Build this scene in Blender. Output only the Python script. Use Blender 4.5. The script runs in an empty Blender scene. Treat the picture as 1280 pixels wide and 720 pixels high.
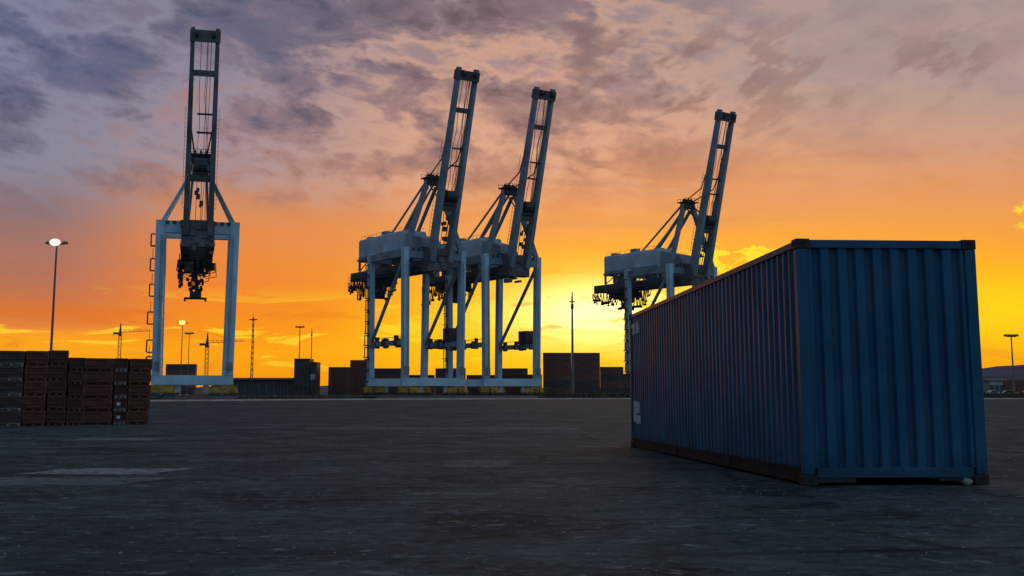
import bpy, bmesh, math, random
from mathutils import Vector, Matrix
R = math.radians
scene = bpy.context.scene
col = scene.collection
random.seed(7)

# ------------------------------------------------------------------ camera
F, HOR, DV, CAMH = 1500.0, 490.0, 10500.0, 1.08     # in units of a 1280 px wide picture
PITCH = math.atan(F / DV)
AXIS = HOR - F * math.tan(PITCH)
cam = bpy.data.cameras.new('camera')
co = bpy.data.objects.new('camera', cam); col.objects.link(co)
co.location = (0, 0, CAMH); co.rotation_euler = (R(90) + PITCH, 0, 0)
cam.sensor_width = 36; cam.lens = 36 * F / 1280
cam.shift_y = -(360 - AXIS) / 1280
cam.clip_start = 0.1; cam.clip_end = 20000
scene.camera = co

def gx(px, Y): return (px - 640) / F * Y * math.cos(PITCH)     # lateral position of a thing at distance Y

# ------------------------------------------------------------------ materials
def srgb(r, g, b):
    f = lambda c: (c / 255) / 12.92 if c / 255 <= .04045 else ((c / 255 + .055) / 1.055) ** 2.4
    return (f(r), f(g), f(b), 1)

class G:
    """small helper to write node graphs"""
    def __init__(s, tree): s.t = tree; s.n = tree.nodes; s.l = tree.links
    def new(s, kind, **kw):
        n = s.n.new(kind)
        for k, v in kw.items(): setattr(n, k, v)
        return n
    def put(s, sock, v):
        if hasattr(v, 'is_output') or isinstance(v, bpy.types.NodeSocket): s.l.new(v, sock)
        else:
            if isinstance(v, (int, float)) and hasattr(sock.default_value, '__len__'): v = (v,) * len(sock.default_value)
            sock.default_value = v
    def m(s, op, a, b=0.0, c=0.0, clamp=False):
        n = s.new('ShaderNodeMath', operation=op, use_clamp=clamp)
        s.put(n.inputs[0], a); s.put(n.inputs[1], b); s.put(n.inputs[2], c)
        return n.outputs[0]
    def ss(s, x, a, b, lo=0.0, hi=1.0):
        n = s.new('ShaderNodeMapRange', interpolation_type='SMOOTHSTEP')
        for i, v in enumerate((x, a, b, lo, hi)): s.put(n.inputs[i], v)
        return n.outputs[0]
    def mix(s, f, a, b, mode='MIX'):
        n = s.new('ShaderNodeMix', data_type='RGBA', blend_type=mode)
        s.put(n.inputs[0], f); s.put(n.inputs[6], a); s.put(n.inputs[7], b)
        return n.outputs[2]
    def xyz(s, x, y, z=0.0):
        n = s.new('ShaderNodeCombineXYZ')
        for i, v in enumerate((x, y, z)): s.put(n.inputs[i], v)
        return n.outputs[0]
    def noise(s, vec, scale=5, detail=6, rough=.55, dist=0):
        n = s.new('ShaderNodeTexNoise'); s.put(n.inputs['Vector'], vec)
        n.inputs['Scale'].default_value = scale; n.inputs['Detail'].default_value = detail
        n.inputs['Roughness'].default_value = rough; n.inputs['Distortion'].default_value = dist
        return n.outputs[0]
    def ramp(s, fac, stops):
        n = s.new('ShaderNodeValToRGB'); e = n.color_ramp.elements
        e[0].position, e[0].color = stops[0]; e[1].position, e[1].color = stops[-1]
        for p, c in stops[1:-1]:
            q = e.new(p); q.color = c
        s.put(n.inputs[0], fac)
        return n.outputs[0]
    def gauss(s, x, x0, sx, y, y0, sy):
        a = s.m('DIVIDE', s.m('SUBTRACT', x, x0), sx); b = s.m('DIVIDE', s.m('SUBTRACT', y, y0), sy)
        q = s.m('ADD', s.m('MULTIPLY', a, a), s.m('MULTIPLY', b, b))
        return s.m('EXPONENT', s.m('MULTIPLY', q, -1.0))

def mat(name, base, rough=.6, metal=0, var=.25, scale=1.5, spec=.4, dirt=None, dirt_amt=.5, bump=0, stretch=(1, 1, 1)):
    m = bpy.data.materials.new(name); m.use_nodes = True
    g = G(m.node_tree); b = g.n['Principled BSDF']
    tc = g.new('ShaderNodeTexCoord'); mp = g.new('ShaderNodeMapping')
    mp.inputs['Scale'].default_value = stretch
    g.l.new(tc.outputs['Object'], mp.inputs['Vector']); v = mp.outputs[0]
    nz = g.noise(v, scale, 8, .6)
    c = g.mix(g.ss(nz, .3, .7), tuple(x * (1 - var) for x in base[:3]) + (1,), tuple(min(1, x * (1 + var)) for x in base[:3]) + (1,))
    if dirt:
        n2 = g.noise(v, scale * 2.7, 9, .7, .4)
        c = g.mix(g.m('MULTIPLY', g.ss(n2, .52, .68), dirt_amt), c, tuple(dirt) + (1,))
    g.put(b.inputs['Base Color'], c)
    g.put(b.inputs['Roughness'], g.m('ADD', g.m('MULTIPLY', nz, .25), rough - .12))
    b.inputs['Metallic'].default_value = metal
    b.inputs['Specular IOR Level'].default_value = spec
    if bump:
        bp = g.new('ShaderNodeBump'); bp.inputs['Strength'].default_value = bump; bp.inputs['Distance'].default_value = .02
        g.l.new(g.noise(v, scale * 12, 6, .6), bp.inputs['Height']); g.l.new(bp.outputs[0], b.inputs['Normal'])
    return m

def emit(name, c, s):
    m = bpy.data.materials.new(name); m.use_nodes = True
    b = m.node_tree.nodes['Principled BSDF']
    b.inputs['Base Color'].default_value = c
    b.inputs['Emission Color'].default_value = c; b.inputs['Emission Strength'].default_value = s
    return m

M = dict(
    crane=mat('crane_paint', (.48, .66, .78), .42, var=.16, scale=.12, dirt=(.25, .22, .2), dirt_amt=.35),
    crane_dark=mat('crane_boom_paint', (.15, .14, .145), .5, var=.3, scale=.15, dirt=(.10, .06, .04), dirt_amt=.5),
    crane_mid=mat('crane_girder_paint', (.25, .32, .37), .5, var=.25, scale=.15, dirt=(.10, .06, .04), dirt_amt=.5),
    steel=mat('dark_steel', (.06, .065, .07), .55, var=.3, scale=.4),
    house=mat('machinery_house_cladding', (.54, .66, .74), .5, var=.18, scale=.15, dirt=(.2, .19, .18), dirt_amt=.4),
    yellow=mat('bogie_yellow_paint', (.50, .27, .025), .55, var=.4, scale=.6, dirt=(.12, .08, .04), dirt_amt=.6),
    rope=mat('wire_rope', (.05, .05, .05), .6),
    concrete=mat('kerb_concrete', (.66, .56, .48), .85, var=.25, scale=.4, spec=.2),
    pole=mat('galvanised_pole', (.16, .16, .17), .5, var=.2, scale=.2),
    hill=mat('hill_haze_tint', (.16, .13, .15), 1, var=.3, scale=.004, spec=0),  # light violet-grey base has the distance haze put into the colour
    stackmix=mat('container_far_brown', (.16, .075, .06), .6, var=.3, scale=.3),
    stackdark=mat('container_far_dark', (.085, .06, .06), .6, var=.3, scale=.3),
    stackred=mat('container_far_red', (.20, .065, .045), .6, var=.3, scale=.3),
    shed=mat('shed_cladding', (.07, .06, .06), .7, var=.3, scale=.2),
    pale=mat('pale_render', (.4, .38, .38), .8, var=.15, scale=.3),
    scrub=mat('scrub_leaf', (.075, .07, .035), .8, var=.5, scale=.5, spec=.2),
    glass=mat('dark_glass', (.02, .025, .03), .12, var=.1, spec=.6),
    rubber=mat('rubber', (.02, .02, .02), .85),
    rail=mat('grimy_rail', (.022, .026, .028), .7, var=.4, scale=6, spec=.1, dirt=(.06, .04, .025), dirt_amt=.5, bump=.15),
    white=mat('white_marking', (.62, .62, .64), .6, var=.2, scale=9, dirt=(.1, .1, .12), dirt_amt=.6),
    casting=mat('casting_steel', (.022, .022, .025), .6, var=.4, scale=8, dirt=(.06, .03, .015), dirt_amt=.6, bump=.2),
    stone=mat('pale_stone', (.3, .28, .25), .9, var=.3, scale=14, bump=.4),
    lamp_on=emit('lamp_glass_lit', (1, .93, .58, 1), 1.5), lamp_orange=emit('lamp_glass_sodium', (1, .58, .14, 1), 1.5),
    lamp_off=mat('lamp_glass_off', (.25, .25, .25), .3),
)

def container_paint():
    m = bpy.data.materials.new('worn_blue_container_paint'); m.use_nodes = True
    g = G(m.node_tree); b = g.n['Principled BSDF']
    tc = g.new('ShaderNodeTexCoord'); v = tc.outputs['Object']
    mp = g.new('ShaderNodeMapping'); mp.inputs['Scale'].default_value = (7, 7, .5); g.l.new(v, mp.inputs[0])
    big = g.noise(v, 1.1, 6, .6); streak = g.noise(mp.outputs[0], 1.6, 8, .65); fine = g.noise(v, 26, 6, .7)
    c = g.mix(g.ss(big, .3, .7), (.022, .090, .165, 1), (.038, .126, .222, 1))
    c = g.mix(g.m('MULTIPLY', g.ss(streak, .5, .74), .6), c, (.035, .075, .10, 1))
    rust = g.m('MULTIPLY', g.ss(fine, .59, .68), g.ss(streak, .47, .62))
    c = g.mix(g.m('MULTIPLY', rust, .75), c, (.10, .045, .022, 1))
    sep = g.new('ShaderNodeSeparateXYZ'); g.l.new(v, sep.inputs[0])
    grime = g.m('MULTIPLY', g.ss(g.m('ADD', sep.outputs[2], g.m('MULTIPLY', big, .5)), .75, .2), .5)
    c = g.mix(grime, c, (.03, .04, .05, 1))
    g.put(b.inputs['Base Color'], c)
    g.put(b.inputs['Roughness'], g.m('ADD', .24, g.m('MULTIPLY', streak, .25)))
    b.inputs['Specular IOR Level'].default_value = .06
    bp = g.new('ShaderNodeBump'); bp.inputs['Strength'].default_value = .12; bp.inputs['Distance'].default_value = .012
    g.l.new(g.noise(v, 3.2, 4, .5), bp.inputs['Height']); g.l.new(bp.outputs[0], b.inputs['Normal'])
    return m
M['blue'] = container_paint()

def asphalt():
    m = bpy.data.materials.new('worn_asphalt'); m.use_nodes = True
    g = G(m.node_tree); b = g.n['Principled BSDF']
    v = g.new('ShaderNodeTexCoord').outputs['Object']
    sep = g.new('ShaderNodeSeparateXYZ'); g.l.new(v, sep.inputs[0]); X, Y = sep.outputs[0], sep.outputs[1]
    big = g.noise(v, .09, 5, .6); mid = g.noise(v, .55, 8, .65, .6); fine = g.noise(v, 7, 8, .75); agg = g.noise(v, 42, 4, .8)
    c = g.mix(g.ss(big, .3, .7), (.045, .060, .068, 1), (.076, .096, .105, 1))
    c = g.mix(g.m('MULTIPLY', g.ss(mid, .48, .66), .75), c, (.125, .145, .152, 1))
    c = g.mix(g.m('MULTIPLY', g.ss(mid, .47, .34), .75), c, (.013, .020, .026, 1))
    c = g.mix(g.m('MULTIPLY', g.ss(fine, .52, .68), .7), c, (.15, .17, .175, 1))
    c = g.mix(g.m('MULTIPLY', g.ss(fine, .48, .34), .7), c, (.010, .015, .019, 1))
    patch = g.noise(v, 4.6, 3, .5, .5); patch2 = g.noise(g.xyz(g.m('ADD', X, 40.0), Y, 3.0), 1.5, 6, .6, .8)
    c = g.mix(g.m('MULTIPLY', g.m('MULTIPLY', g.ss(patch, .60, .645), g.ss(patch2, .46, .58)), .8), c, (.19, .215, .225, 1))
    c = g.mix(g.m('MULTIPLY', g.ss(patch, .42, .34), .45), c, (.014, .020, .025, 1))
    # tyre scuffs, two families of long faint arcs
    for ang, sc, th in ((R(8), 2.2, .60), (R(-24), 1.6, .62)):
        uu = g.m('ADD', g.m('MULTIPLY', X, math.cos(ang)), g.m('MULTIPLY', Y, math.sin(ang)))
        vv = g.m('SUBTRACT', g.m('MULTIPLY', Y, math.cos(ang)), g.m('MULTIPLY', X, math.sin(ang)))
        tn = g.noise(g.xyz(g.m('MULTIPLY', uu, .10), g.m('MULTIPLY', vv, sc), ang * 9), 1.0, 5, .6, .5)
        c = g.mix(g.m('MULTIPLY', g.ss(tn, th, th + .08), g.m('MULTIPLY', g.ss(fine, .35, .6), .6)), c, (.13, .145, .15, 1))
        c = g.mix(g.m('MULTIPLY', g.ss(tn, 1 - th, .92 - th), .6), c, (.012, .015, .019, 1))
    # cracks
    vo = g.new('ShaderNodeTexVoronoi', feature='DISTANCE_TO_EDGE'); vo.inputs['Scale'].default_value = .33
    wv = g.new('ShaderNodeVectorMath', operation='ADD'); g.l.new(v, wv.inputs[0]); g.put(wv.inputs[1], g.xyz(g.m('MULTIPLY', mid, 1.6), g.m('MULTIPLY', patch2, 1.6)))
    g.l.new(wv.outputs[0], vo.inputs['Vector'])
    c = g.mix(g.m('MULTIPLY', g.m('MULTIPLY', g.ss(vo.outputs['Distance'], .022, .006), g.ss(big, .45, .58)), .8), c, (.008, .010, .012, 1))
    chips = g.m('MULTIPLY', g.ss(agg, .62, .70), g.ss(mid, .4, .6))
    c = g.mix(g.m('MULTIPLY', chips, .8), c, (.26, .26, .25, 1))
    # worn pale concrete repairs set into the asphalt: centre, half size, shear
    wob = g.m('MULTIPLY', g.m('SUBTRACT', g.noise(v, 1.6, 6, .6), .5), 1.0)
    for (x0, y0, hx, hy, sh, a) in ((-5.75, 17.3, .95, .75, .12, .75), (-10.2, 31.5, 1.15, .9, .05, .4), (-6.4, 15.2, 1.9, .8, .1, .3),
                                    (-.55, 19.5, .55, 1.1, 0, .25), (1.9, 26.9, .5, .5, 0, .3), (-2.3, 40, 4.5, 1.2, 0, .15), (-.6, 13.2, .5, .16, .2, .3)):
        dx = g.m('SUBTRACT', g.m('ABSOLUTE', g.m('ADD', g.m('ADD', g.m('SUBTRACT', X, x0), g.m('MULTIPLY', g.m('SUBTRACT', Y, y0), -sh)), g.m('MULTIPLY', wob, .5))), hx)
        dy = g.m('SUBTRACT', g.m('ABSOLUTE', g.m('ADD', g.m('SUBTRACT', Y, y0), g.m('MULTIPLY', wob, .9))), hy)
        k = g.m('MULTIPLY', g.ss(g.m('MAXIMUM', dx, dy), .05, -.12), g.m('MULTIPLY', g.ss(fine, .3, .62), a))
        c = g.mix(k, c, (.44, .45, .46, 1))
    g.put(b.inputs['Base Color'], c)
    g.put(b.inputs['Roughness'], g.m('ADD', .78, g.m('MULTIPLY', mid, .2)))
    b.inputs['Specular IOR Level'].default_value = .03
    bp = g.new('ShaderNodeBump'); bp.inputs['Strength'].default_value = .6; bp.inputs['Distance'].default_value = .02
    g.l.new(g.m('ADD', fine, g.m('MULTIPLY', agg, .5)), bp.inputs['Height']); g.l.new(bp.outputs[0], b.inputs['Normal'])
    return m
M['asphalt'] = asphalt()

def crate_mat(name, base):
    return mat(name, base, .8, var=.45, scale=2.3, dirt=(.02, .015, .012), dirt_amt=.7, spec=.2, stretch=(.6, .6, 3))
M['wood'] = crate_mat('brown_crate_wood', (.165, .056, .038))
M['wood2'] = crate_mat('dark_crate_wood', (.115, .046, .034))
M['wood3'] = crate_mat('grey_crate_wood', (.095, .066, .052))
M['wood4'] = crate_mat('yellow_crate_wood', (.155, .066, .034))
M['slat'] = crate_mat('weathered_slat', (.26, .25, .23))

# ------------------------------------------------------------------ mesh helpers
class MB:
    def __init__(s): s.v = []; s.f = []
    def add(s, vs, fs):
        o = len(s.v); s.v += [tuple(x) for x in vs]; s.f += [tuple(i + o for i in q) for q in fs]; return s
    def box(s, x0, x1, y0, y1, z0, z1, mtx=None):
        vs = [Vector(p) for p in ((x0, y0, z0), (x1, y0, z0), (x1, y1, z0), (x0, y1, z0), (x0, y0, z1), (x1, y0, z1), (x1, y1, z1), (x0, y1, z1))]
        if mtx: vs = [mtx @ v for v in vs]
        return s.add(vs, ((0, 3, 2, 1), (4, 5, 6, 7), (0, 1, 5, 4), (1, 2, 6, 5), (2, 3, 7, 6), (3, 0, 4, 7)))
    def beam(s, p0, p1, w, d, up=(0, 0, 1), w1=None, d1=None):
        """box section from p0 to p1: w across, d along the 'up' hint; may taper"""
        p0, p1 = Vector(p0), Vector(p1); a = (p1 - p0).normalized(); u = Vector(up)
        if abs(a.dot(u)) > .98: u = Vector((0, 1, 0))
        x = a.cross(u).normalized(); y = x.cross(a).normalized(); w1 = w if w1 is None else w1; d1 = d if d1 is None else d1
        vs = []
        for p, ww, dd in ((p0, w, d), (p1, w1, d1)):
            for i, j in ((-1, -1), (1, -1), (1, 1), (-1, 1)): vs.append(p + x * ww / 2 * i + y * dd / 2 * j)
        return s.add(vs, ((0, 3, 2, 1), (4, 5, 6, 7), (0, 1, 5, 4), (1, 2, 6, 5), (2, 3, 7, 6), (3, 0, 4, 7)))
    def tube(s, p0, p1, r, r1=None, n=8):
        p0, p1 = Vector(p0), Vector(p1); a = (p1 - p0).normalized(); r1 = r if r1 is None else r1
        x = a.orthogonal().normalized(); y = a.cross(x); vs = []
        for p, q in ((p0, r), (p1, r1)):
            for k in range(n): vs.append(p + (x * math.cos(2 * math.pi * k / n) + y * math.sin(2 * math.pi * k / n)) * q)
        fs = [(k, (k + 1) % n, n + (k + 1) % n, n + k) for k in range(n)]
        return s.add(vs, fs + [tuple(range(n - 1, -1, -1)), tuple(range(n, 2 * n))])
    def path(s, pts, r, n=6):
        for a, b in zip(pts, pts[1:]): s.tube(a, b, r, n=n)
        return s
    def prism(s, poly, axis, a, b):
        """polygon in the plane of the two other axes, extruded along axis 'x' or 'y' from a to b"""
        n = len(poly); P = (lambda u, v, t: (t, u, v)) if axis == 'x' else (lambda u, v, t: (u, t, v))
        vs = [P(u, v, a) for u, v in poly] + [P(u, v, b) for u, v in poly]
        return s.add(vs, [(k, (k + 1) % n, n + (k + 1) % n, n + k) for k in range(n)] + [tuple(range(n - 1, -1, -1)), tuple(range(n, 2 * n))])
    def build(s, name, m, parent=None, bevel=0, smooth=False):
        me = bpy.data.meshes.new(name); me.from_pydata(s.v, [], s.f); me.materials.append(m)
        bm = bmesh.new(); bm.from_mesh(me); bmesh.ops.recalc_face_normals(bm, faces=bm.faces)
        if bevel: bmesh.ops.bevel(bm, geom=bm.edges[:], offset=bevel, segments=2, affect='EDGES', profile=.5)
        bm.to_mesh(me); bm.free()
        if smooth:
            for p in me.polygons: p.use_smooth = True
        o = bpy.data.objects.new(name, me); col.objects.link(o)
        if parent: o.parent = parent
        return o

def tag(o, label=None, cat=None, group=None, kind=None):
    for k, v in (('label', label), ('category', cat), ('group', group), ('kind', kind)):
        if v: o[k] = v
    return o
def empty(name, loc, rz=0, label=None, cat=None, group=None):
    o = bpy.data.objects.new(name, None); col.objects.link(o); o.location = loc; o.rotation_euler = (0, 0, rz)
    o.empty_display_size = .5
    return tag(o, label, cat, group)
def copy_tree(o, parent=None):
    c = o.copy(); col.objects.link(c)
    if parent: c.parent = parent
    for ch in list(o.children): copy_tree(ch, c)
    return c

# ------------------------------------------------------------------ the ground
def gz(y):
    """the yard drains away from the camera into a very shallow dip"""
    pts = ((-1e9, 0), (13.9, 0), (27.2, -.115), (31, -.125), (36, -.115), (70, 0), (1e9, 0))
    for (a, za), (b, zb) in zip(pts, pts[1:]):
        if y <= b: return za + (zb - za) * (y - a) / (b - a)
    return 0
ys = [-60, 5, 13.9, 27.2, 31, 36, 70, 140, 400, 1500, 6000]
b = MB()
for y in ys: b.v += [(-5000, y, gz(y)), (5000, y, gz(y))]
for i in range(len(ys) - 1): b.f.append((2 * i, 2 * i + 1, 2 * i + 3, 2 * i + 2))
tag(b.build('ground', M['asphalt']), kind='structure')

# pale kerb at the far edge of the yard, in a slightly bent line
kp = [(-160, 118), (gx(180, 139), 139), (gx(420, 165), 165), (gx(600, 180), 180), (gx(785, 188), 188), (gx(1280, 186), 186), (230, 184)]
b = MB()
for (x0, y0), (x1, y1) in zip(kp, kp[1:]):
    b.add([(x0, y0, -.05), (x1, y1, -.05), (x1, y1 + 1.5, -.05), (x0, y0 + 1.5, -.05), (x0, y0, .17), (x1, y1, .17), (x1, y1 + 1.5, .17), (x0, y0 + 1.5, .17)],
          ((4, 5, 6, 7), (0, 1, 5, 4), (2, 3, 7, 6)))
tag(b.build('kerb', M['concrete']), kind='structure')

# loose grit on the near asphalt
b = MB(); rg = random.Random(11)
for k in range(1700):
    y = 4.5 + 26 * rg.random() ** 1.6; x = rg.uniform(-.5, .5) * (y + 2); q = rg.uniform(.003, .010) * (1.6 if rg.random() < .06 else 1)
    if 2.4 < x < 6 and y > 13.8: continue
    z = gz(y); t = [Vector((rg.uniform(-1, 1), rg.uniform(-1, 1), 0)) * q * .4 for _ in range(2)]
    n = 5; a0 = rg.random() * 6
    b.add([(x + q * math.cos(a0 + i * 1.257) * rg.uniform(.8, 1.3), y + q * math.sin(a0 + i * 1.257), z) for i in range(n)] + [(x + t[0].x, y + t[0].y, z + q * rg.uniform(.5, .9))],
          [(i, (i + 1) % n, n) for i in range(n)])
tag(b.build('grit', M['stone']), kind='stuff')

# far hills on the right
b = MB(); n = 60; rows = 7
for j in range(rows):
    for i in range(n + 1):
        x = 600 + i * 60; t = j / (rows - 1)
        h = (70 + 14 * math.sin(i * .37 + 1) + 9 * math.sin(i * .9) + 4 * math.sin(i * 2.3)) * math.sin(math.pi * min(1, t * 1.0)) ** .8 * min(1, (i + 2) / 10)
        b.v.append((x, 3000 + t * 1400 + 40 * math.sin(i * .7 + j), h - 1))
for j in range(rows - 1):
    for i in range(n):
        a = j * (n + 1) + i; b.f.append((a, a + 1, a + n + 2, a + n + 1))
tag(b.build('hills', M['hill'], smooth=True), kind='structure')

b = MB(); n = 90
for j in range(5):
    for i in range(n + 1):
        x = -3000 + i * 40; b.v.append((x, 2400 + j * 60, (13 + 3 * math.sin(i * .31) + 2 * math.sin(i * 1.7 + 1)) * (0, .8, 1, .8, 0)[j] - .5))
for j in range(4):
    for i in range(n):
        a = j * (n + 1) + i; b.f.append((a, a + 1, a + n + 2, a + n + 1))
tag(b.build('far_shore', M['hill'], smooth=True), kind='structure')

# ------------------------------------------------------------------ the blue container
W, L, H = 2.21, 12.52, 2.9
box = empty('shipping_container', (3.40, 14.24, 0.003), R(3.63), 'large worn blue corrugated shipping container standing alone on the asphalt in the foreground', 'shipping container')
box.rotation_euler = (-R(.52), 0, R(3.63))
P = M['blue']
def corrugated(length, pitch, depth, q=(.14, .36, .64, .86)):
    """trapezoid profile: list of (along, out) then extruded upward"""
    n = max(1, round(length / pitch)); p = length / n; pr = [(0, 0)]
    for k in range(n):
        s = k * p; pr += [(s + q[0] * p, 0), (s + q[1] * p, -depth), (s + q[2] * p, -depth), (s + q[3] * p, 0)]
    pr.append((length, 0)); return pr
def wall(name, pr, to3, z0, z1):
    b = MB()
    for a, o in pr: b.v += [to3(a, o, z0), to3(a, o, z1)]
    for i in range(len(pr) - 1): b.f.append((2 * i, 2 * i + 2, 2 * i + 3, 2 * i + 1))
    # folded return edges, so the sheet has thickness
    k = len(b.v)
    for a, o in pr: b.v += [to3(a, o - .004, z0), to3(a, o - .004, z1)]
    for i in range(len(pr) - 1): b.f.append((k + 2 * i, k + 2 * i + 1, k + 2 * i + 3, k + 2 * i + 2))
    me = b
    return me.build(name, P, box)
cs = .165                                   # casting size
zb, zt = .20, H - .10
wall('side_panel', corrugated(L - .34, .25, .042), lambda a, o, z: (.03 - o, .17 + a, z), zb, zt)
wall('side_panel', corrugated(L - .34, .25, .042), lambda a, o, z: (W - .03 + o, .17 + a, z), zb, zt)
wall('end_panel', corrugated(W - .28, .212, .062, (.26, .34, .70, .78)), lambda a, o, z: (.14 + a, .035 - o, z), zb, zt)
b = MB()                                     # roof: shallow cross ribs
for k in range(60):
    y = .1 + k * (L - .2) / 59; z = H - .03 - (.018 if k % 2 else 0); b.v += [(.06, y, z), (W - .06, y, z)]
for k in range(59): b.f.append((2 * k, 2 * k + 1, 2 * k + 3, 2 * k + 2))
b.build('roof_panel', P, box)
MB().box(.05, W - .05, .05, L - .05, .14, .17).build('floor', M['casting'], box)
for x in (0, W - .14):                       # corner posts
    for y in (0.004, L - .144):
        MB().box(x + .004, x + .136, y, y + .14, .122, H - .122).build('corner_post', P, box, .008)
def casting(x, y, z):
    b = MB(); s = .003
    b.box(x - s, x + cs + s, y - s, y + .178 + s, z, z + .118)
    o = b.build('corner_casting', M['casting'], box, .006)
    hb = MB(); n = 14
    yy = y - s - .004 if y < 1 else y + .178 + s + .004
    for k in range(n):
        a = 2 * math.pi * k / n
        hb.v.append((x + cs / 2 + .034 * math.cos(a), yy, z + .058 + .026 * math.sin(a)))
    hb.f.append(tuple(range(n))); hb.build('casting_hole', M['rubber'], o); hb = MB(); xx = x - s - .004 if x < 1 else x + cs + s + .004
    for k in range(n):
        a = 2 * math.pi * k / n
        hb.v.append((xx, y + .09 + .04 * math.cos(a), z + .058 + .026 * math.sin(a)))
    hb.f.append(tuple(range(n)))
    hb.build('casting_hole', M['rubber'], o)
for x in (0, W - cs):
    for y in (0, L - .178):
        for z in (0, H - .118): casting(x, y, z)
for x in (0.012, W - .072):                  # side rails
    MB().box(x, x + .06, .185, L - .185, H - .1, H - .018).build('top_rail', P, box, .008)
    rail = MB()
    x0, x1 = (x - .004, x + .05) if x < 1 else (x + .01, x + .064)
    rail.box(x0 + .012, x1, .185, L - .185, .045, .165)
    rail.box(x0, x1 + .004, .185, L - .185, .165, .2); rail.box(x0, x1 + .004, .185, L - .185, .025, .047)
    rl = rail.build('bottom_rail', M['rail'], box)
    for yy in (3.62, 7.55):
        MB().box(x0 - .004, x1 + .002, yy, yy + .36, .04, .168).build('fork_pocket', M['rubber'], rl)
for y0 in (0.01, L - .11):                   # end rails
    MB().box(cs + .006, W - cs - .006, y0, y0 + .1, H - .11, H - .012).build('top_rail', P, box, .008)
    MB().box(cs + .006, W - cs - .006, y0 + .005, y0 + .1, .085, .2).build('end_sill', P, box, .006)
sill = MB()
sill.box(cs + .01, .62, .02, .1, .03, .083); sill.box(1.62, W - cs - .01, .03, .1, .045, .083)
sill.build('lower_flange', M['casting'], box)
for x in (.145, W / 2 + .004):               # doors at the far end
    d = MB().box(x, x + W / 2 - .15, L - .06, L - .012, .2, H - .11).build('door', P, box, .006)
    for k in (.25, .72):
        MB().tube((x + k * .95, L + .012, .16), (x + k * .95, L + .012, H - .1), .017).build('lock_rod', M['pole'], d)
def mark(cells):
    b = MB()
    for y0, y1, z0, z1 in cells: b.box(-.006, .033, y0, y1, z0, z1)
    b.build('marking', M['white'], box)
mark([(12.05, 12.2, 2.58, 2.65), (11.82, 12.05, 2.42, 2.65), (11.35, 11.58, 2.42, 2.66)])
mark([(11.85, 12.05, .55, 1.0), (11.40, 11.72, .52, .70), (11.45, 11.72, .74, .98)])
# stone by the right front foot
b = bmesh.new(); bmesh.ops.create_icosphere(b, subdivisions=3, radius=.055)
for v in b.verts:
    v.co *= 1 + .22 * math.sin(v.co.x * 60 + v.co.y * 40) * math.cos(v.co.z * 55); v.co.z *= .75
me = bpy.data.meshes.new('stone'); b.to_mesh(me); b.free(); me.materials.append(M['stone'])
st = bpy.data.objects.new('stone', me); col.objects.link(st); st.location = (5.315, 14.30, .045)
tag(st, 'small pale stone lying beside the right front foot of the blue container', 'stone')

# ------------------------------------------------------------------ crates on the left
def make_crate(w, h, d, body, band, style):
    root = empty('wooden_crate', (0, 0, 0))
    b = MB(); n = 4; t = .022; gap = .018; sh = (h - .10) / n
    for k in range(n):
        z0 = .10 + k * sh + gap / 2; z1 = .10 + (k + 1) * sh - gap / 2
        b.box(-w / 2 + .012, w / 2 - .012, -d / 2, -d / 2 + t, z0, z1); b.box(-w / 2 + .012, w / 2 - .012, d / 2 - t, d / 2, z0, z1)
        b.box(-w / 2 + .002, -w / 2 + .002 + t, -d / 2 + .03, d / 2 - .03, z0, z1); b.box(w / 2 - t - .002, w / 2 - .002, -d / 2 + .03, d / 2 - .03, z0, z1)
    b.box(-w / 2 + .04, w / 2 - .04, -d / 2 + .04, d / 2 - .04, .0996, h - .0005)
    b.build('slatted_body', body, root)
    for x in (-w / 2 + .02, w / 2 - .02):
        for y in (-d / 2 - .006, d / 2 + .006): MB().box(x - .035, x + .035, y - .012, y + .012, .1, h - .004).build('corner_batten', body, root)
    q = MB()
    for x in (-w / 2 + .06, 0, w / 2 - .06): q.box(x - .05, x + .05, -d / 2 + .01, d / 2 - .01, 0, .075)
    q.box(-w / 2 + .02, w / 2 - .02, -d / 2 + .12, d / 2 - .12, .0012, .0748)
    q.box(-w / 2 + .005, w / 2 - .005, -d / 2 - .014, d / 2 + .014, .0752, .0995)
    q.build('pallet_base', band, root)
    if style == 'label':
        MB().box(-w * .28, w * .0, -d / 2 - .005, -d / 2 + .002, h * .42, h * .66).build('paper_label', M['white'], root)
    return root
C0 = (gx(-5, 42), 42.0); C1 = (gx(188, 44.6), 44.6)
cyaw = math.atan2(C1[1] - C0[1], C1[0] - C0[0])
ROWN = ['bottom', 'second', 'third', 'fourth', 'top']
cols = [(-42, -5, 5, .52, 'wood2', 'wood', 'far left edge'), (-4.5, 28.5, 5, .52, 'wood3', 'slat', 'greenish first'), (29.5, 58.5, 5, .522, 'wood', 'wood', 'reddish second'),
        (59.5, 83, 5, .528, 'wood2', 'wood', 'dark third'), (84, 103.5, 5, .478, 'wood2', 'wood4', 'narrow dark fourth'), (104.5, 141.5, 5, .475, 'wood', 'wood2', 'wide brown fifth'),
        (142.5, 159, 5, .477, 'wood2', 'slat', 'narrow sixth'), (160, 188, 5, .475, 'wood4', 'wood', 'yellowish last')]
DESC = {'wood': 'reddish brown wooden crate', 'wood2': 'dark brown wooden crate', 'wood3': 'greyish brown wooden crate', 'wood4': 'yellowish brown wooden crate'}
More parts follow.
